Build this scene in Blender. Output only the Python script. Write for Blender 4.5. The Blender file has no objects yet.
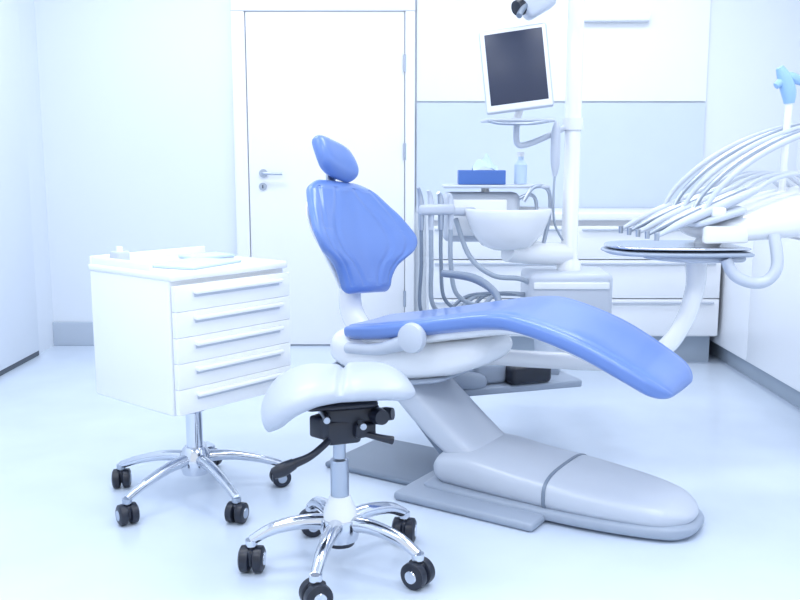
import bpy, bmesh, math
from mathutils import Vector, Matrix
scene = bpy.context.scene
V = Vector
rad = math.radians

# ---------------------------------------------------------------- materials
def mat(name, col, rough=0.5, metal=0.0, coat=0.0, var=0.03, scale=8.0, bump=0.0, emit=None, trans=0.0):
    m = bpy.data.materials.new(name); m.use_nodes = True
    nt = m.node_tree; b = nt.nodes['Principled BSDF']
    tc = nt.nodes.new('ShaderNodeTexCoord')
    nz = nt.nodes.new('ShaderNodeTexNoise'); nz.inputs['Scale'].default_value = scale
    nz.inputs['Detail'].default_value = 4
    nt.links.new(tc.outputs['Object'], nz.inputs['Vector'])
    mx = nt.nodes.new('ShaderNodeMix'); mx.data_type = 'RGBA'
    mx.inputs[6].default_value = (*[max(0, c*(1-var)) for c in col], 1)
    mx.inputs[7].default_value = (*[min(1, c*(1+var)) for c in col], 1)
    nt.links.new(nz.outputs['Fac'], mx.inputs[0])
    nt.links.new(mx.outputs[2], b.inputs['Base Color'])
    b.inputs['Roughness'].default_value = rough
    b.inputs['Metallic'].default_value = metal
    b.inputs['Coat Weight'].default_value = coat
    b.inputs['Coat Roughness'].default_value = 0.1
    b.inputs['Transmission Weight'].default_value = trans
    if bump:
        bp = nt.nodes.new('ShaderNodeBump'); bp.inputs['Strength'].default_value = bump
        bp.inputs['Distance'].default_value = 0.01
        nt.links.new(nz.outputs['Fac'], bp.inputs['Height'])
        nt.links.new(bp.outputs['Normal'], b.inputs['Normal'])
    if emit:
        b.inputs['Emission Color'].default_value = (*emit[0], 1)
        b.inputs['Emission Strength'].default_value = emit[1]
    return m

M_wall = mat('wall_paint', (0.77, 0.825, 0.90), 0.6, var=0.01, scale=2)
M_ceil = mat('ceiling_paint', (0.88, 0.9, 0.92), 0.7, var=0.01)
M_floor = mat('vinyl_floor', (0.65, 0.735, 0.86), 0.25, var=0.07, scale=4)
M_door = mat('door_lacquer', (0.88, 0.90, 0.94), 0.4, var=0.005)
M_cab = mat('cabinet_white', (0.87, 0.895, 0.94), 0.3, var=0.005)
M_panel = mat('white_glass_panel', (0.88, 0.91, 0.95), 0.2, var=0.005)
M_splash = mat('backsplash_bluegrey', (0.61, 0.69, 0.81), 0.35, var=0.02)
M_plinth = mat('plinth_grey', (0.42, 0.49, 0.58), 0.5)
M_base = mat('baseboard_grey', (0.50, 0.57, 0.67), 0.5)
M_white = mat('white_plastic', (0.87, 0.895, 0.93), 0.25, coat=0.3, var=0.005)
M_shell = mat('shell_plastic', (0.56, 0.61, 0.70), 0.35, coat=0.2, var=0.01)
M_grey = mat('grey_plastic', (0.36, 0.42, 0.52), 0.4, var=0.02)
M_dgrey = mat('plate_grey', (0.21, 0.26, 0.34), 0.4, var=0.02)
M_blue = mat('blue_upholstery', (0.135, 0.245, 0.60), 0.34, coat=0.35, var=0.04, scale=5, bump=0.05)
M_blue2 = mat('blue_card', (0.07, 0.17, 0.50), 0.5)
M_lblue = mat('light_blue_plastic', (0.32, 0.53, 0.82), 0.35)
M_seat = mat('stool_leatherette', (0.52, 0.57, 0.66), 0.4, coat=0.15, var=0.02)
M_chrome = mat('chrome', (0.66, 0.69, 0.75), 0.12, metal=1.0, var=0.01)
M_steel = mat('brushed_steel', (0.45, 0.50, 0.58), 0.3, metal=0.9, var=0.03)
M_black = mat('black_plastic', (0.012, 0.016, 0.03), 0.35)
M_screen = mat('screen_glass', (0.03, 0.04, 0.08), 0.3)
M_dark = mat('dark_gap', (0.10, 0.12, 0.15), 0.7)  # dark colour standing in for shade inside gaps and slots
M_gap = mat('door_gap', (0.48, 0.54, 0.62), 0.7)  # grey sheet colour standing in for shade around the door leaf
M_paper = mat('paper', (0.58, 0.72, 0.88), 0.8)
M_hose = mat('hose_grey', (0.36, 0.42, 0.51), 0.45)
M_lamp = mat('lamp_diffuser', (0.95, 0.97, 1.0), 0.5, emit=((0.93, 0.97, 1.0), 1.5))  # glow of the added, unseen ceiling panels

# ---------------------------------------------------------------- mesh helpers
def finish(name, bm, m, smooth=True, ang=40):
    bmesh.ops.recalc_face_normals(bm, faces=bm.faces)
    me = bpy.data.meshes.new(name); bm.to_mesh(me); bm.free()
    o = bpy.data.objects.new(name, me); scene.collection.objects.link(o)
    me.materials.append(m)
    if smooth:
        for p in me.polygons: p.use_smooth = True
        me.set_sharp_from_angle(angle=rad(ang))
    return o

def box(name, c, size, m, rz=0.0, bev=0.0, rot=None, seg=3):
    bm = bmesh.new(); bmesh.ops.create_cube(bm, size=1)
    for v in bm.verts: v.co = V((v.co.x*size[0], v.co.y*size[1], v.co.z*size[2]))
    if bev > 0:
        bmesh.ops.bevel(bm, geom=bm.edges[:], offset=min(bev, min(size)*0.45), segments=seg, profile=0.5, affect='EDGES')
    R = rot if rot is not None else Matrix.Rotation(rz, 4, 'Z')
    bm.transform(Matrix.Translation(V(c)) @ R.to_4x4())
    return finish(name, bm, m, smooth=bev > 0, ang=50)

def catmull(pts, n):
    P = [list(p) for p in pts]
    out = []
    k = len(P); d = len(P[0])
    total = (k-1)*n
    for i in range(total+1):
        seg = min(i//n, k-2); t = i/n-seg
        p0 = P[max(seg-1, 0)]; p1 = P[seg]; p2 = P[seg+1]; p3 = P[min(seg+2, k-1)]
        out.append([0.5*((2*p1[j])+(-p0[j]+p2[j])*t+(2*p0[j]-5*p1[j]+4*p2[j]-p3[j])*t*t+(-p0[j]+3*p1[j]-3*p2[j]+p3[j])*t**3) for j in range(d)])
    return out

def rings_to_mesh(name, rings, m, ang=50):
    bm = bmesh.new()
    R = [[bm.verts.new(p) for p in r] for r in rings]
    n = len(R[0])
    for a, b in zip(R[:-1], R[1:]):
        for k in range(n):
            bm.faces.new((a[k], a[(k+1) % n], b[(k+1) % n], b[k]))
    bm.faces.new(R[0][::-1]); bm.faces.new(R[-1])
    return finish(name, bm, m, True, ang)

def tube(name, pts, r, m, n=8, sides=14, smooth=True):
    """swept tube; r is a number or list (per control point)"""
    rr = r if isinstance(r, (list, tuple)) else [r]*len(pts)
    P = [(*p, q) for p, q in zip(pts, rr)]
    C = catmull(P, n) if (smooth and len(P) > 2) else P
    pos = [V(c[:3]) for c in C]; rs = [max(c[3], 0.0005) for c in C]
    rings = []; up = None
    for i, p in enumerate(pos):
        t = (pos[min(i+1, len(pos)-1)]-pos[max(i-1, 0)]).normalized()
        if up is None:
            up = V((0, 0, 1)) if abs(t.z) < 0.9 else V((1, 0, 0))
        a = (up-t*up.dot(t)).normalized(); b = t.cross(a); up = a
        rings.append([p+(a*math.cos(2*math.pi*k/sides)+b*math.sin(2*math.pi*k/sides))*rs[i] for k in range(sides)])
    return rings_to_mesh(name, rings, m)

def lathe(name, prof, origin, m, axis=(0, 0, 1), sides=36, sx=1, sy=1, ang=35):
    """prof: (radius, height) list along axis"""
    q = V((0, 0, 1)).rotation_difference(V(axis)).to_matrix()
    rings = [[V(origin)+q@V((max(r, .0004)*sx*math.cos(2*math.pi*k/sides), max(r, .0004)*sy*math.sin(2*math.pi*k/sides), h)) for k in range(sides)] for r, h in prof]
    return rings_to_mesh(name, rings, m, ang)

class Frame:
    def __init__(s, x, y, deg):
        a = rad(deg); s.o = V((x, y, 0)); s.a = a
        s.e1 = V((math.cos(a), math.sin(a), 0)); s.e2 = V((-math.sin(a), math.cos(a), 0))
    def p(s, a, c, z): return s.o+s.e1*a+s.e2*c+V((0, 0, z))

def pad(name, F, keys, m, n=8, e=2.8, r0=0.03, r1=0.03, sides=40, c=0.0, roll=0.0, groove=None):
    """loft along frame axis. keys: (s, z, halfwidth, halfthick, dish); groove: f(u, X)->normal offset of the upper face"""
    C = catmull(keys, n)
    pos = [F.p(k[0], c, k[1]) for k in C]
    L = [0]
    for i in range(1, len(pos)): L.append(L[-1]+(pos[i]-pos[i-1]).length)
    T = L[-1]
    ds = set(L)
    for i in range(9):
        u = 1-math.cos(math.pi/2*i/8)
        ds.add(r0*u); ds.add(T-r1*u)
    if groove:
        for i in range(91): ds.add(T*i/90)
    ds = sorted(ds)
    dd = [ds[0]]
    for x in ds[1:]:
        if x-dd[-1] > 0.0004: dd.append(x)
    rings = []
    for x in dd:
        i = 0
        while i < len(L)-2 and L[i+1] < x: i += 1
        f = (x-L[i])/max(L[i+1]-L[i], 1e-6); f = min(max(f, 0), 1)
        k = [C[i][j]*(1-f)+C[i+1][j]*f for j in range(5)]
        a = F.p(C[max(i-1, 0)][0], c, C[max(i-1, 0)][1]); b = F.p(C[min(i+2, len(C)-1)][0], c, C[min(i+2, len(C)-1)][1])
        t = (b-a).normalized(); r = F.e2.copy()
        if roll: r = Matrix.Rotation(roll, 3, F.e1) @ r
        r = (r-t*r.dot(t)*(0 if roll else 1)).normalized()
        nn = t.cross(r).normalized()
        g = 1.0
        if x < r0: g = math.sqrt(max(0.0, 1-(1-x/r0)**2))
        if T-x < r1: g = min(g, math.sqrt(max(0.0, 1-(1-(T-x)/r1)**2)))
        dw = (1-g)*max(r0 if x < T/2 else r1, 0)
        w = max(k[2]-dw, 0.002); th = max(k[3]*g, 0.0008)
        ring = []
        for q in range(sides):
            an = 2*math.pi*q/sides
            ca, sa = math.cos(an), math.sin(an)
            X = math.copysign(abs(ca)**(2/e), ca); Yy = math.copysign(abs(sa)**(2/e), sa)
            go = groove(x/T, X)*g if (groove and sa > 0.05) else 0
            ring.append(F.p(k[0], c, k[1])+r*X*w+nn*(Yy*th+k[4]*X*X*(w/max(k[2], .001))+go))
        rings.append(ring)
    return rings_to_mesh(name, rings, m, 60)

def group(name, loc, parts):
    e = bpy.data.objects.new(name, None); e.empty_display_size = 0.1
    scene.collection.objects.link(e); e.location = loc
    inv = Matrix.Translation(-V(loc))
    for p in parts:
        p.parent = e; p.matrix_parent_inverse = inv
    return e

def caster(i, x, y, r, heading, parts, hubm):
    d = V((math.cos(heading), math.sin(heading), 0)); ax = V((-d.y, d.x, 0))
    w = r*0.42
    for s, t in ((-1, 'a'), (1, 'b')):
        o = V((x, y, r))+ax*s*r*0.5
        parts.append(lathe(f'caster_{i}_wheel_{t}', [(0, -w), (r*.75, -w), (r*.97, -w*.7), (r, 0), (r*.97, w*.7), (r*.75, w), (0, w)], o, M_black, ax, 28))
        parts.append(lathe(f'caster_{i}_cap_{t}', [(0, w*.9*s), (r*.5, w*.95*s), (r*.45, w*1.15*s), (0, w*1.2*s)], o, hubm, ax, 20))
    parts.append(box(f'caster_{i}_hood', (x+d.x*r*.1, y+d.y*r*.1, r*1.25), (r*1.3, r*.55, r*1.3), M_black, rz=heading, bev=r*.25))
    parts.append(lathe(f'caster_{i}_stem', [(r*.22, r*1.6), (r*.28, r*2.0), (r*.45, r*2.05), (r*.45, r*2.5)], (x, y, 0), hubm, sides=16))

# ---------------------------------------------------------------- room
XL, XR, YB, YF, H = -2.17, 2.42, 5.55, -0.6, 2.8
box('floor', ((XL+XR)/2, (YB+YF)/2, -0.05), (XR-XL+.2, YB-YF+.2, 0.1), M_floor)
box('ceiling', ((XL+XR)/2, (YB+YF)/2, H+.05), (XR-XL+.2, YB-YF+.2, 0.1), M_ceil)
box('wall_back', ((XL+XR)/2, YB+.05, H/2), (XR-XL+.2, 0.1, H), M_wall)
box('wall_left', (XL-.05, (YB+YF)/2, H/2), (0.1, YB-YF, H), M_wall)
box('wall_right', (XR+.05, (YB+YF)/2, H/2), (0.1, YB-YF, H), M_panel)
box('baseboard_back', ((XL-1.0)/2, YB-.01, 0.075), (abs(XL)-1.0, 0.02, 0.15), M_base, bev=.004)
# left wall: flush sliding door; a dark strip stands in for shade below it
lw = [box('sliding_leaf', (XL+.012, 3.55, 1.28), (0.024, 3.4, 2.50), M_wall, bev=.004),
      box('floor_gap', (XL+.010, 3.55, 0.015), (0.02, 3.4, 0.026), M_dark),
      box('top_rail', (XL+.02, 3.55, 2.56), (0.04, 3.5, 0.06), M_door, bev=.004)]
group('door_2', (XL, 3.55, 0), lw)
# hinged door in back wall
dx0, dx1, dh = -0.92, 0.03, 2.02
dp = [box('leaf', ((dx0+dx1)/2, YB-.012, dh/2+.004), (dx1-dx0-.006, 0.024, dh-.010), M_door, bev=.002),
      box('gap_shadow', ((dx0+dx1)/2, YB-.003, dh/2), (dx1-dx0+.006, 0.006, dh+.006), M_gap),
      box('frame_left', (dx0-.042, YB-.02, dh/2), (0.080, 0.04, dh), M_door, bev=.006),
      box('frame_right', (dx1+.030, YB-.02, dh/2), (0.058, 0.04, dh), M_door, bev=.006),
      box('frame_top', ((dx0+dx1)/2-.01, YB-.02, dh+.04), (dx1-dx0+.14, 0.04, 0.078), M_door, bev=.006)]
for i, z in enumerate((1.72, 1.2, 0.3)):
    dp.append(lathe(f'hinge_{i}', [(0, -.05), (.009, -.05), (.009, .05), (0, .05)], (dx1, YB-.035, z), M_steel, sides=12))
hx = dx0+.09
dp += [lathe('handle_rose', [(0, 0), (.026, 0), (.026, .01), (0, .01)], (hx, YB-.024, 1.07), M_steel, axis=(0, -1, 0), sides=24),
       tube('handle_lever', [(hx, YB-.03, 1.07), (hx, YB-.07, 1.07), (hx+.03, YB-.075, 1.07), (hx+.12, YB-.072, 1.068)], .009, M_steel),
       lathe('key_rose', [(0, 0), (.024, 0), (.024, .008), (0, .008)], (hx-.005, YB-.024, 0.99), M_steel, axis=(0, -1, 0), sides=24),
       box('key_slot', (hx-.005, YB-.034, .99), (.007, .004, .02), M_dark)]
group('door_1', ((dx0+dx1)/2, YB, 0), dp)

# ---------------------------------------------------------------- back cabinets
bc = []
cx0, cx1, cf = 0.16, 1.79, 5.0
yb = YB-.025
bc.append(box('carcass', ((cx0+cx1)/2, (cf+yb)/2+.01, 0.49), (cx1-cx0, yb-cf-.02, 0.66), M_cab))
bc.append(box('plinth', ((cx0+cx1)/2, (cf+yb)/2+.03, 0.08), (cx1-cx0-.02, yb-cf-.1, 0.16), M_plinth))
bc.append(box('countertop', ((cx0+cx1)/2, (cf+yb)/2-.01, 0.84), (cx1-cx0, yb-cf+.02, 0.04), M_cab, bev=.005))
bc.append(box('backsplash', (0.97, YB-.012, 1.175), (1.74, 0.012, 0.63), M_splash))
nw = 2; dw = (cx1-cx0)/nw
for i in range(nw):
    for j, (z0, z1) in enumerate(((0.17, 0.38), (0.383, 0.60), (0.603, 0.79))):
        x = cx0+dw*(i+.5)
        bc.append(box(f'drawer_{i}_{j}', (x, cf-.008, (z0+z1)/2), (dw-.003, 0.018, z1-z0-.003), M_cab, bev=.002))
        bc.append(box(f'drawer_pull_{i}_{j}', (x, cf-.024, z1-.02), (dw*.92, 0.016, 0.012), M_shell, bev=.003))
group('base_cabinet', ((cx0+cx1)/2, cf, 0), bc)
uc = [box('panel', (0.97, YB-.008, 2.10), (1.74, 0.014, 1.20), M_panel, bev=.002),
      box('light_strip_body', (1.27, YB-.035, 1.985), (.42, .04, .045), M_panel, bev=.008),
      box('light_strip_cover', (1.27, YB-.045, 1.960), (.40, .03, .010), M_shell, bev=.004)]
group('wall_panel_with_light_strip', (0.97, YB, 1.48), uc)

# right run
rc = [box('carcass', (2.10, 3.75, 0.45), (0.54, 3.50, 0.70), M_cab),
      box('plinth', (2.125, 3.75, 0.05), (0.51, 3.50, 0.10), M_plinth),
      box('countertop', (2.095, 3.75, 0.82), (0.57, 3.52, 0.04), M_cab, bev=.005)]
for i in range(5):
    y = 2.3+i*.66
    rc.append(box(f'cabinet_door_{i}', (1.822, y, 0.45), (.018, .657, .68), M_cab, bev=.002))
group('side_cabinet', (2.10, 3.75, 0), rc)

# ---------------------------------------------------------------- mobile drawer cart
cp = []
ccx, ccy = -0.722, 3.06
K = Frame(ccx, ccy, 50)
Wd, Dp = 0.48, 0.46
z0, z1 = 0.35, 0.805
a50 = rad(50)
cp.append(box('body', K.p(0, 0.008, (z0+z1)/2-.01), (Wd, Dp-.016, z1-z0-.02), M_white, rz=a50, bev=.01))
cp.append(box('top_slab', K.p(0, 0, z1-.012), (Wd+.008, Dp+.008, .026), M_white, rz=a50, bev=.01))
cp.append(box('top_lip', K.p(0, Dp/2-.01, z1+.008), (Wd, .012, .035), M_white, rz=a50, bev=.005))
cp.append(box('top_lip_side', K.p(-Wd/2+.008, .05, z1+.008), (.012, Dp-.12, .035), M_white, rz=a50, bev=.005))
nd = 5; dh_ = (z1-z0-.045)/nd
for j in range(nd):
    zc = z0+.008+dh_*(j+.5)
    cp.append(box(f'drawer_{j}', K.p(0, -Dp/2-.004, zc), (Wd-.006, .022, dh_-.001), M_white, rz=a50, bev=.002))
    cp.append(box(f'drawer_pull_{j}', K.p(.01, -Dp/2-.022, zc+dh_*.22), (Wd*.76, .026, .014), M_white, rz=a50, bev=.005))
    cp.append(box(f'drawer_recess_{j}', K.p(.01, -Dp/2-.0155, zc+dh_*.22-.012), (Wd*.74, .003, .010), M_shell, rz=a50))  # flat grey strip on the drawer face, painted shade below the pull
bx, by = -0.705, 2.98
cp.append(lathe('column', [(0, .10), (.028, .10), (.028, .30), (.045, .31), (.045, .33), (.10, .335), (.10, .35), (0, .35)], (bx, by, 0), M_chrome))
cp.append(lathe('hub', [(0, .085), (.045, .085), (.055, .12), (.05, .16), (.035, .18), (0, .18)], (bx, by, 0), M_chrome))
R = .295
for i in range(5):
    a = rad(234+72*i+2)
    d = V((math.cos(a), math.sin(a), 0)); o = V((bx, by, 0))
    pts = [o+d*.02+V((0, 0, .14)), o+d*R*.4+V((0, 0, .135)), o+d*R*.75+V((0, 0, .11)), o+d*(R)+V((0, 0, .082))]
    cp.append(tube(f'base_leg_{i}', pts, [.022, .018, .015, .013], M_chrome))
    caster(i, o.x+d.x*R, o.y+d.y*R, .034, a+1.2+i, cp, M_steel)
group('drawer_cart', (bx, by, 0), cp)
# things on cart
box('paper_stack', K.p(-.04, -.08, z1+.0055), (.26, .20, .008), M_paper, rz=a50+.25, bev=.002)
box('instrument_tray', K.p(.13, .07, z1+.0065), (.16, .12, .010), M_paper, rz=a50-.1, bev=.003)
sd = [box('case', K.p(-.17, .15, z1+.022), (.05, .05, .04), M_shell, rz=a50, bev=.006),
      lathe('pump_top', [(0, 0), (.012, 0), (.01, .015), (0, .016)], K.p(-.17, .15, z1+.042), M_white, sides=16)]
group('dispenser', K.p(-.17, .15, z1+.002), sd)

# ---------------------------------------------------------------- saddle stool
sp = []
sx, sy = -0.17, 2.43
S = Frame(sx, sy, 10)
def crease(u, X):
    return -0.012*math.exp(-((u-.57-.05*X)/.022)**2)
sp.append(pad('saddle_seat', S, [(-.198, .422, .085, .022, 0), (-.184, .460, .125, .034, 0), (-.145, .508, .160, .042, 0), (-.085, .536, .165, .042, .0),
          (-.02, .541, .150, .038, .0), (.02, .540, .145, .036, .0), (.06, .543, .150, .038, .0), (.13, .540, .150, .036, 0), (.205, .517, .115, .028, 0)], M_seat, r0=.055, r1=.06, e=2.4, n=6, groove=crease, sides=56))
sp.append(pad('seat_pan', S, [(-.10, .490, .09, .012, 0), (0, .496, .10, .012, 0), (.10, .496, .09, .012, 0)], M_black, r0=.02, r1=.02))
sp.append(box('tilt_mechanism', S.p(.03, 0, .458), (.15, .12, .055), M_black, rz=rad(14), bev=.012))
sp.append(box('tilt_block', S.p(.0, -.02, .415), (.10, .09, .07), M_black, rz=rad(20), bev=.012))
sp.append(box('tilt_bracket', S.p(-.05, -.05, .435), (.06, .05, .06), M_black, rz=rad(50), bev=.008))
sp.append(box('tilt_spring_housing', S.p(.06, -.05, .420), (.06, .05, .04), M_black, rz=rad(30), bev=.008))
sp.append(lathe('tension_knob', [(0, -.03), (.020, -.03), (.024, 0), (.020, .03), (0, .03)], S.p(.10, -.07, .460), M_black, axis=(.4, -.9, .1), sides=20))
sp.append(lathe('tension_knob_rear', [(0, -.02), (.017, -.02), (.020, 0), (.017, .02), (0, .02)], S.p(.13, -.02, .450), M_black, axis=(.9, -.3, .1), sides=20))
sp.append(lathe('tilt_pivot', [(0, -.09), (.009, -.09), (.009, .09), (0, .09)], S.p(-.05, -.02, .465), M_steel, axis=(0.24, -.97, 0), sides=16))
sp.append(lathe('tilt_pivot_rear', [(0, -.08), (.009, -.08), (.009, .08), (0, .08)], S.p(.05, -.02, .440), M_steel, axis=(0.24, -.97, 0), sides=16))
sp.append(tube('height_lever', [(sx, sy-.03, .41), (sx-.06, sy-.12, .375), (sx-.11, sy-.14, .355), (sx-.155, sy-.15, .34)], [.010, .010, .013, .016], M_black))
sp.append(tube('height_lever_grip', [(sx-.11, sy-.14, .355), (sx-.14, sy-.15, .342), (sx-.165, sy-.155, .332)], [.015, .019, .015], M_black))
sp.append(tube('tilt_lever', [(sx+.02, sy-.03, .42), (sx+.10, sy-.06, .405), (sx+.15, sy-.05, .39)], [.010, .009, .012], M_black))
sp.append(lathe('gas_lift', [(0, .18), (.026, .18), (.026, .32), (.018, .325), (.018, .41), (0, .41)], (sx, sy, 0), M_steel))
sp.append(lathe('lift_cover', [(0, .15), (.050, .15), (.046, .175), (.034, .20), (.029, .215), (0, .215)], (sx, sy, 0), M_white))
sp.append(lathe('hub', [(0, .085), (.05, .085), (.06, .12), (.058, .15), (0, .155)], (sx, sy, 0), M_chrome))
sp.append(lathe('hub_underside', [(0, .07), (.04, .07), (.045, .088), (0, .088)], (sx, sy, 0), M_black))
R = .25
for i in range(5):
    a = rad(187+72*i)
    d = V((math.cos(a), math.sin(a), 0)); o = V((sx, sy, 0))
    pts = [o+d*.03+V((0, 0, .135)), o+d*R*.4+V((0, 0, .14)), o+d*R*.75+V((0, 0, .125)), o+d*(R*1.0)+V((0, 0, .092))]
    sp.append(tube(f'base_leg_{i}', pts, [.024, .021, .018, .014], M_chrome))
    caster(i, o.x+d.x*R, o.y+d.y*R, .038, a+1.4+i*.8, sp, M_chrome)
group('saddle_stool', (sx, sy, 0), sp)

# ---------------------------------------------------------------- dental chair
F = Frame(.558, 2.90, -33)
fa = rad(-33)
ch = []
def rib(u, X):
    # upholstered panel: stitched line set in from the edge + lengthwise channels
    a = abs(X)
    on = 1 if .08 < u < .95 else 0
    g = -0.0045*math.exp(-((a-.80)/.045)**2)*on
    g += -0.0055*math.exp(-((a-.40+.12*math.cos(6*u))/.05)**2)*on
    g += -0.0035*math.exp(-(X/.04)**2)*(1 if .12 < u < .9 else 0)
    return g
def seat_stitch(u, X):
    return -0.004*math.exp(-((abs(X)-.84)/.04)**2)
ch.append(pad('seat_cushion', F, [(-.830, .522, .150, .030, .01), (-.74, .532, .19, .034, .012), (-.55, .562, .230, .036, .014), (-.33, .608, .242, .036, .014),
      (-.17, .636, .245, .036, .012), (-.06, .626, .24, .036, .012), (.10, .578, .225, .036, .014), (.25, .508, .20, .036, .014), (.37, .448, .17, .034, .008)],
      M_blue, r0=.05, r1=.075, e=3.4, sides=72, groove=seat_stitch))
ch.append(pad('cushion_shell', F, [(-.81, .485, .13, .02, .01), (-.55, .525, .205, .022, .012), (-.33, .57, .20, .022, .012), (-.17, .598, .17, .022, .012), (-.05, .588, .16, .022, .012), (.15, .518, .14, .022, .012), (.30, .45, .12, .02, .008)],
      M_white, r0=.03, r1=.05, e=3))
ch.append(pad('backrest_cushion', F, [(-.960, 1.070, .15, .028, .0), (-.947, 1.03, .205, .032, .014), (-.927, .98, .245, .034, .03), (-.905, .925, .285, .034, .05), (-.885, .87, .312, .034, .066), (-.871, .835, .315, .034, .072),
      (-.861, .805, .295, .034, .066), (-.853, .775, .24, .034, .050), (-.845, .745, .190, .032, .028), (-.833, .70, .158, .03, .010), (-.820, .655, .15, .028, .0)],
      M_blue, r0=.05, r1=.035, e=2.9, groove=rib, sides=128, roll=rad(-5), c=.014))
ch.append(pad('backrest_shell', F, [(-1.000, 1.04, .10, .014, .0), (-.965, .94, .22, .016, .045), (-.935, .86, .245, .016, .06),
      (-.905, .79, .20, .016, .045), (-.885, .72, .12, .016, .01), (-.868, .66, .09, .016, .0)], M_white, r0=.03, r1=.03, e=2.6, roll=rad(-5)))
ch.append(pad('headrest_cushion', F, [(-1.005, 1.226, .075, .030, .0), (-.985, 1.19, .110, .036, .012), (-.960, 1.13, .115, .038, .016), (-.945, 1.078, .085, .03, .0)],
      M_blue, r0=.04, r1=.04, e=2.6, roll=rad(-15), c=.008))
ch.append(box('headrest_post', F.p(-.985, .01, 1.09), (.012, .05, .14), M_steel, rz=fa, bev=.004))
ch.append(tube('backrest_arm', [F.p(-.90, 0, .80), F.p(-.895, 0, .68), F.p(-.88, 0, .57), F.p(-.80, 0, .47)], [.03, .04, .045, .045], M_white))
ch.append(pad('seat_body', F, [(-.93, .47, .10, .055, 0), (-.80, .455, .17, .075, 0), (-.60, .455, .185, .085, 0), (-.42, .475, .175, .07, 0), (-.25, .52, .13, .045, 0)], M_white, r0=.05, r1=.06, e=3.0))
ch.append(pad('seat_body_trim', F, [(-.90, .395, .13, .012, 0), (-.60, .378, .175, .012, 0), (-.40, .405, .16, .012, 0)], M_grey, r0=.03, r1=.04, e=3.0))
for s, t in ((-1, 'near'), (1, 'far')):
    ch.append(lathe(f'pivot_cap_{t}', [(0, 0), (.048, 0), (.052, .012), (.048, .03), (.03, .036), (0, .037)], F.p(-.455, s*.235, .565), M_shell, axis=F.e2*s))
    ch.append(tube(f'side_bracket_{t}', [F.p(-.78, s*.17, .48), F.p(-.62, s*.20, .50), F.p(-.455, s*.235, .56)], [.02, .022, .03], M_shell))
# far side armrest
ch.append(tube('armrest', [F.p(-.38, .245, .60), F.p(-.42, .28, .655), F.p(-.52, .30, .700), F.p(-.66, .30, .71)], [.012, .014, .017, .014], M_dgrey))
# lifting parallelogram
ch.append(pad('lift_arm', F, [(-.70, .43, .11, .055, 0), (-.60, .36, .135, .06, 0), (-.42, .21, .14, .06, 0), (-.26, .10, .13, .05, 0)], M_shell, r0=.05, r1=.03, e=3.5))
ch.append(pad('lift_arm_lower', F, [(-.66, .34, .07, .02, 0), (-.52, .20, .075, .02, 0), (-.42, .10, .075, .02, 0)], M_dgrey, r0=.01, r1=.01, e=4))
# base cover + skirt
ch.append(pad('base_skirt', F, [(-.46, .027, .185, .026, 0), (-.2, .027, .195, .026, 0), (.1, .027, .19, .026, 0), (.32, .027, .155, .026, 0), (.450, .027, .10, .026, 0)], M_grey, r0=.03, r1=.07, e=4))
ch.append(pad('base_cover', F, [(-.44, .085, .165, .055, 0), (-.30, .10, .18, .075, 0), (-.12, .09, .185, .066, 0), (.1, .08, .18, .058, 0), (.30, .07, .15, .046, 0), (.435, .055, .10, .03, 0)], M_shell, r0=.05, r1=.09, e=3.2))
ch.append(pad('cover_seam', F, [(-.006, .083, .188, .066, 0), (.0, .083, .188, .066, 0), (.006, .083, .188, .066, 0)], M_dgrey, r0=.0001, r1=.0001, e=3.2))
ch.append(box('floor_plate', F.p(-.25, -.02, .016), (.52, .53, .03), M_grey, rz=fa, bev=.012))
ch.append(box('floor_plate_rear', F.p(-.68, .04, .012), (.46, .38, .022), M_dgrey, rz=fa, bev=.010))
# bracket carrying the water unit
ch.append(box('unit_bracket', (.41, 3.52, .262), (.62, .19, .03), M_grey, rz=rad(18), bev=.008))
ch.append(box('bracket_motor', (.50, 3.50, .315), (.18, .12, .075), M_black, rz=rad(20), bev=.02))
ch.append(box('bracket_cover', (.34, 3.50, .32), (.14, .12, .085), M_grey, rz=rad(18), bev=.02))
ch.append(tube('bracket_link', [F.p(-.6, .1, .34), F.p(-.5, .28, .30), (.30, 3.48, .275)], .035, M_grey))
group('dental_chair', F.p(0, 0, 0), ch)

# ---------------------------------------------------------------- cuspidor / water unit
cu = []
px, py = .755, 4.0
cu.append(tube('riser', [(.61, 3.62, .285), (.64, 3.80, .32), (.66, 3.93, .46)], [.045, .06, .07], M_grey))
cu.append(box('lower_housing', (.745, 4.02, .55), (.37, .30, .23), M_shell, bev=.03))
cu.append(box('housing_band', (.745, 3.868, .61), (.33, .01, .03), M_white, bev=.004))
cu.append(lathe('pole', [(0, .66), (.055, .66), (.05, .70), (.036, .72), (.034, 2.55), (0, 2.55)], (px, py, 0), M_white))
cu.append(tube('bowl_arm', [(px, py, .74), (.68, 3.98, .74), (.55, 3.93, .75), (.47, 3.9, .77)], [.045, .05, .05, .06], M_white))
cu.append(lathe('bowl', [(0, .765), (.06, .765), (.11, .785), (.155, .84), (.178, .90), (.190, .935), (.186, .945), (.172, .938), (.15, .88), (.10, .81), (.03, .795), (0, .795)], (.465, 3.90, 0), M_white, sides=48, sy=.85, ang=60))
cu.append(lathe('drain', [(0, .795), (.03, .796), (.028, .802), (0, .802)], (.465, 3.90, 0), M_steel, sides=20))
cu.append(tube('bowl_rinse_spout', [(.63, 3.95, .78), (.655, 3.95, .92), (.645, 3.94, 1.02), (.58, 3.92, 1.035), (.535, 3.91, .975)], .009, M_steel))
cu.append(tube('cup_filler_spout', [(.60, 3.98, .80), (.60, 3.98, .96), (.57, 3.96, 1.0), (.52, 3.95, .985)], .008, M_steel))
cu.append(box('console', (.36, 4.03, .90), (.34, .12, .22), M_shell, bev=.03))
cu.append(box('console_front', (.34, 3.965, .90), (.26, .02, .16), M_white, bev=.008))
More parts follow.
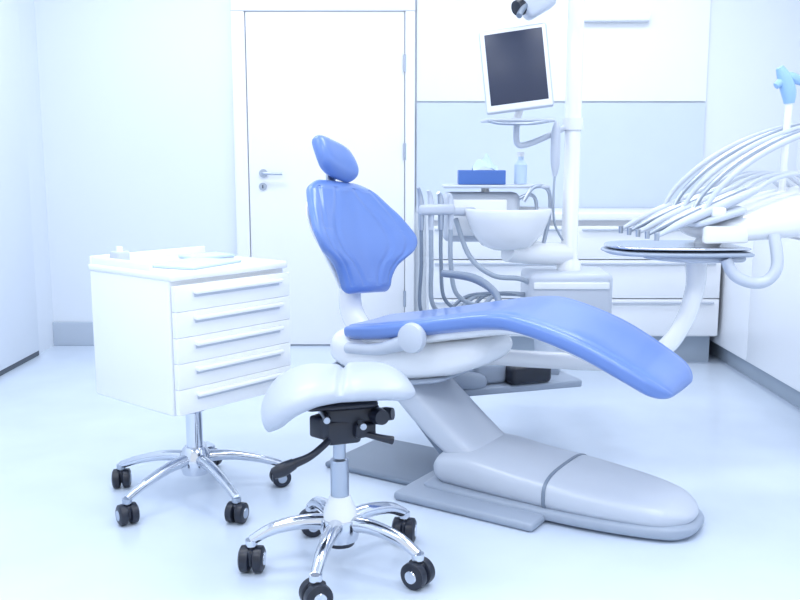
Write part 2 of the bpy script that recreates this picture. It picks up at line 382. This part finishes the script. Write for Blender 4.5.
cu.append(tube('console_neck', [(.45, 4.03, .82), (.55, 4.0, .76), (.68, 3.99, .74)], [.05, .05, .045], M_white))
# assistant instrument holder + hoses
cu.append(tube('holder_arm', [(.33, 3.98, .93), (.26, 3.88, .93), (.16, 3.80, .94)], .018, M_shell))
cu.append(box('holder_head', (.15, 3.79, .945), (.16, .06, .045), M_shell, rz=rad(20), bev=.015))
for i in range(4):
    x = .088+i*.042; y = 3.765+i*.015
    cu.append(tube(f'suction_handle_{i}', [(x, y, .86), (x, y, .95), (x-.004, y, 1.0), (x-.012, y-.01, 1.035-.01*i)], [.011, .014, .011, .007], M_shell if i % 2 else M_steel))
    cu.append(tube(f'suction_hose_{i}', [(x, y, .87), (x+.002, y, .72), (x+.01*i, y+.02, .52+.02*i), (x+.08+.02*i, y+.08, .46+.02*i), (x+.22, y+.16, .56), (.60, 4.0, .55)], .008+.002*(i % 2), M_hose if i % 2 else M_dgrey))
cu.append(tube('water_hose', [(.24, 3.9, .90), (.30, 3.86, .74), (.40, 3.84, .66), (.52, 3.88, .64), (.60, 3.93, .60)], .011, M_hose))
# utility tray
cu.append(tube('tray_post', [(.38, 4.04, .98), (.38, 4.04, 1.03)], .018, M_white))
cu.append(box('utility_tray', (.42, 4.03, 1.036), (.46, .22, .014), M_shell, bev=.006))
# monitor arm + shelf
cu.append(lathe('arm_collar', [(0, 1.28), (.044, 1.28), (.044, 1.33), (0, 1.33)], (px, py, 0), M_white))
cu.append(tube('monitor_arm', [(px, py, 1.31), (.68, 3.98, 1.27), (.56, 3.95, 1.22), (.505, 3.93, 1.22), (.50, 3.93, 1.30)], .013, M_shell))
cu.append(box('monitor_shelf', (.50, 3.90, 1.315), (.29, .16, .014), M_shell, bev=.006, rz=rad(6)))
cu.append(tube('shelf_handle', [(.37, 3.83, 1.312), (.42, 3.79, 1.30), (.55, 3.79, 1.30), (.62, 3.84, 1.312)], .007, M_steel))
cu.append(tube('curing_light', [(.670, 3.93, 1.08), (.670, 3.93, 1.14), (.670, 3.93, 1.26), (.675, 3.935, 1.31)], [.008, .020, .020, .012], M_shell))
cu.append(tube('curing_light_cord', [(.67, 3.93, 1.09), (.665, 3.92, 1.0), (.675, 3.94, .88), (.72, 3.98, .80)], .005, M_hose))
group('cuspidor_unit', (px, py, 0), cu)

# monitor
Rm = Matrix.Rotation(rad(-10), 4, 'Z') @ Matrix.Rotation(rad(-6), 4, 'X') @ Matrix.Rotation(rad(-7), 4, 'Y')
mc = V((.490, 3.90, 1.528))
def ml(x, y, z): return mc+(Rm @ V((x, y, z)))
mo = [box('bezel', ml(0, 0, 0), (.285, .035, .350), M_shell, rot=Rm, bev=.012),
      box('bezel_front', ml(0, -.012, 0), (.275, .016, .340), M_white, rot=Rm, bev=.006),
      box('screen', ml(.002, -.020, .006), (.242, .004, .298), M_screen, rot=Rm, bev=.002),
      box('rear_housing', ml(0, .035, 0), (.17, .05, .2), M_white, rot=Rm, bev=.015),
      tube('neck', [ml(0, .03, -.06), ml(.0, .045, -.15), (.50, 3.93, 1.325)], .016, M_white)]
group('monitor', mc, mo)

# operating lamp on top of pole
lp = [tube('lamp_arm', [(px, py, 2.12), (.70, 3.97, 2.06), (.62, 3.93, 1.97), (.58, 3.91, 1.86)], [.02, .018, .016, .016], M_shell),
      lathe('arm_collar', [(0, 2.08), (.045, 2.08), (.045, 2.16), (0, 2.16)], (px, py, 0), M_white),
      box('lamp_head', (.570, 3.90, 1.800), (.14, .12, .10), M_shell, rot=Matrix.Rotation(rad(-30), 4, 'Y'), bev=.025),
      lathe('lens', [(0, 0), (.035, 0), (.03, .03), (0, .032)], (.503, 3.87, 1.778), M_black, axis=(-.8, -.5, -.3), sides=24),
      tube('lamp_handle', [(.525, 3.86, 1.79), (.495, 3.82, 1.75), (.485, 3.80, 1.73)], .012, M_dgrey)]
group('operating_lamp', (px, py, 2.1), lp)

# items on utility tray
box('glove_box', (.36, 4.02, 1.043+.032), (.205, .10, .062), M_blue2, bev=.003)
bm = bmesh.new()
tn = []
N = 14
for i in range(N+1):
    row = []
    for j in range(N+1):
        u, v = i/N*2-1, j/N*2-1
        r = math.sqrt(u*u+v*v)
        z = max(0, 1-r*.8)*.07*(1+.25*math.sin(7*u+3*v))
        row.append(bm.verts.new((.375+u*.055, 4.02+v*.04, 1.106+z)))
    tn.append(row)
for i in range(N):
    for j in range(N):
        bm.faces.new((tn[i][j], tn[i+1][j], tn[i+1][j+1], tn[i][j+1]))
finish('tissue', bm, M_paper)
bo = [lathe('body', [(0, 1.045), (.026, 1.045), (.028, 1.05), (.028, 1.13), (.012, 1.15), (.012, 1.165), (0, 1.165)], (.535, 4.03, 0), M_paper, sides=24),
      lathe('cap', [(0, 1.165), (.014, 1.165), (.014, 1.185), (0, 1.185)], (.535, 4.03, 0), M_white, sides=24)]
group('spray_bottle', (.535, 4.03, 1.045), bo)

# ---------------------------------------------------------------- delivery unit (instrument tray on arm)
du = []
D = Frame(1.27, 3.25, 8)
Tr = Frame(.95, 3.16, -2)
du.append(pad('tray', Tr, [(-.225, .850, .06, .006, .004), (-.15, .850, .14, .006, .004), (.05, .85, .165, .006, .004), (.24, .850, .145, .006, .004)], M_chrome, r0=.03, r1=.02, e=5))
du.append(pad('tray_rim', Tr, [(-.235, .836, .065, .008, 0), (-.15, .834, .145, .009, 0), (.05, .834, .170, .009, 0), (.25, .834, .15, .009, 0)], M_grey, r0=.03, r1=.02, e=5))
du.append(pad('tray_carrier', Tr, [(-.10, .818, .06, .010, 0), (.05, .812, .10, .014, 0), (.24, .815, .10, .014, 0)], M_shell, r0=.03, r1=.02, e=4))
du.append(pad('console_body', D, [(-.22, .90, .16, .035, 0), (-.05, .93, .20, .06, 0), (.15, .965, .22, .08, 0), (.38, .985, .22, .085, 0)], M_white, r0=.05, r1=.06, e=3.5))
du.append(pad('instrument_rest', D, [(-.30, .93, .17, .014, 0), (-.22, .955, .19, .018, 0), (-.12, .985, .19, .018, 0)], M_shell, r0=.02, r1=.02, e=4))
for i in range(5):
    c = -.16+i*.08
    A = D.p(-.43, c, .895); B = D.p(-.33, c, .945); C_ = D.p(-.16, c, 1.015); E = D.p(-.08, c, 1.05)
    du.append(tube(f'handpiece_{i}', [A, B, C_, E], [.006, .015, .017, .012], M_shell if i % 2 == 0 else M_steel))
    du.append(tube(f'handpiece_head_{i}', [A+V((0, 0, .012)), A-V((0, 0, .014))], [.009, .008], M_steel))
    du.append(box(f'holder_clip_{i}', D.p(-.22, c, .975), (.05, .05, .035), M_white, rz=rad(8), bev=.01))
    du.append(tube(f'whip_arm_{i}', [D.p(-.27, c, .97), D.p(-.22, c, 1.05), D.p(-.10, c, 1.15), D.p(.06, c, 1.23), D.p(.25, c, 1.275), D.p(.40, c, 1.23), D.p(.44, c, 1.1), D.p(.34, c, .99)],
              [.007, .009, .010, .011, .011, .010, .012, .016], M_steel if i % 2 else M_shell))
    du.append(tube(f'instrument_hose_{i}', [E, D.p(.0, c+.01, 1.09), D.p(.12, c+.015, 1.10), D.p(.22, c, 1.03)], .008, M_shell))
du.append(box('control_panel', D.p(-.19, -.17, .90), (.16, .03, .06), M_white, rz=rad(8), bev=.01))
du.append(tube('console_handle', [D.p(-.03, -.20, .90), D.p(-.03, -.23, .80), D.p(-.06, -.23, .750), D.p(-.11, -.22, .740), D.p(-.17, -.21, .765), D.p(-.20, -.2, .82)], .020, M_shell))
du.append(tube('support_arm', [(1.12, 3.22, .87), (1.07, 3.22, .80), (1.06, 3.20, .70), (1.02, 3.18, .58), (.94, 3.16, .48), (.80, 3.18, .43), (.55, 3.25, .42), (.30, 3.28, .43)], [.05, .04, .034, .032, .032, .032, .032, .032], M_white))
du.append(tube('camera_post', [D.p(.12, .02, 1.0), D.p(.12, .02, 1.15), D.p(.125, .02, 1.38)], .013, M_white))
du.append(tube('camera_handle', [D.p(.125, .02, 1.35), D.p(.12, .02, 1.39), D.p(.10, .02, 1.44), D.p(.08, .02, 1.475)], [.018, .026, .024, .014], M_lblue))
du.append(tube('camera_wing', [D.p(.07, .02, 1.41), D.p(.12, .02, 1.44), D.p(.18, .02, 1.42)], [.012, .02, .012], M_lblue))
group('instrument_delivery_unit', (1.3, 3.25, .9), du)

# ---------------------------------------------------------------- added ceiling lights, out of view, to brighten the room
for x in (-1.1, 1.1):
    for y in (0.6, 2.4, 4.3):
        fr = [box('frame', (x, y, H-.012), (1.24, .64, .024), M_door, bev=.004), box('diffuser', (x, y, H-.026), (1.18, .58, .006), M_lamp)]
        g = group('ceiling_light', (x, y, H), fr)
        L = bpy.data.lights.new('ceiling_light_lamp', 'AREA'); L.shape = 'RECTANGLE'; L.size = 1.18; L.size_y = .58
        L.energy = 17.5; L.color = (0.915, 0.95, 1.0)
        o = bpy.data.objects.new('lamp', L); scene.collection.objects.link(o); o.location = (x, y, H-.035)
        o.parent = g; o.matrix_parent_inverse = Matrix.Translation(-V((x, y, H)))
w = bpy.data.worlds.new('World'); scene.world = w; w.use_nodes = True
w.node_tree.nodes['Background'].inputs[0].default_value = (0.86, 0.92, 1.0, 1)
w.node_tree.nodes['Background'].inputs[1].default_value = 1.15

# ---------------------------------------------------------------- camera
cam = bpy.data.cameras.new('camera'); cam.sensor_width = 36; cam.lens = 40.5
co = bpy.data.objects.new('camera', cam); scene.collection.objects.link(co)
co.location = (0, 0, 1.15); co.rotation_euler = (rad(90-8.84), 0, 0)
scene.camera = co
scene.view_settings.view_transform = 'Standard'
scene.view_settings.exposure = 0.0
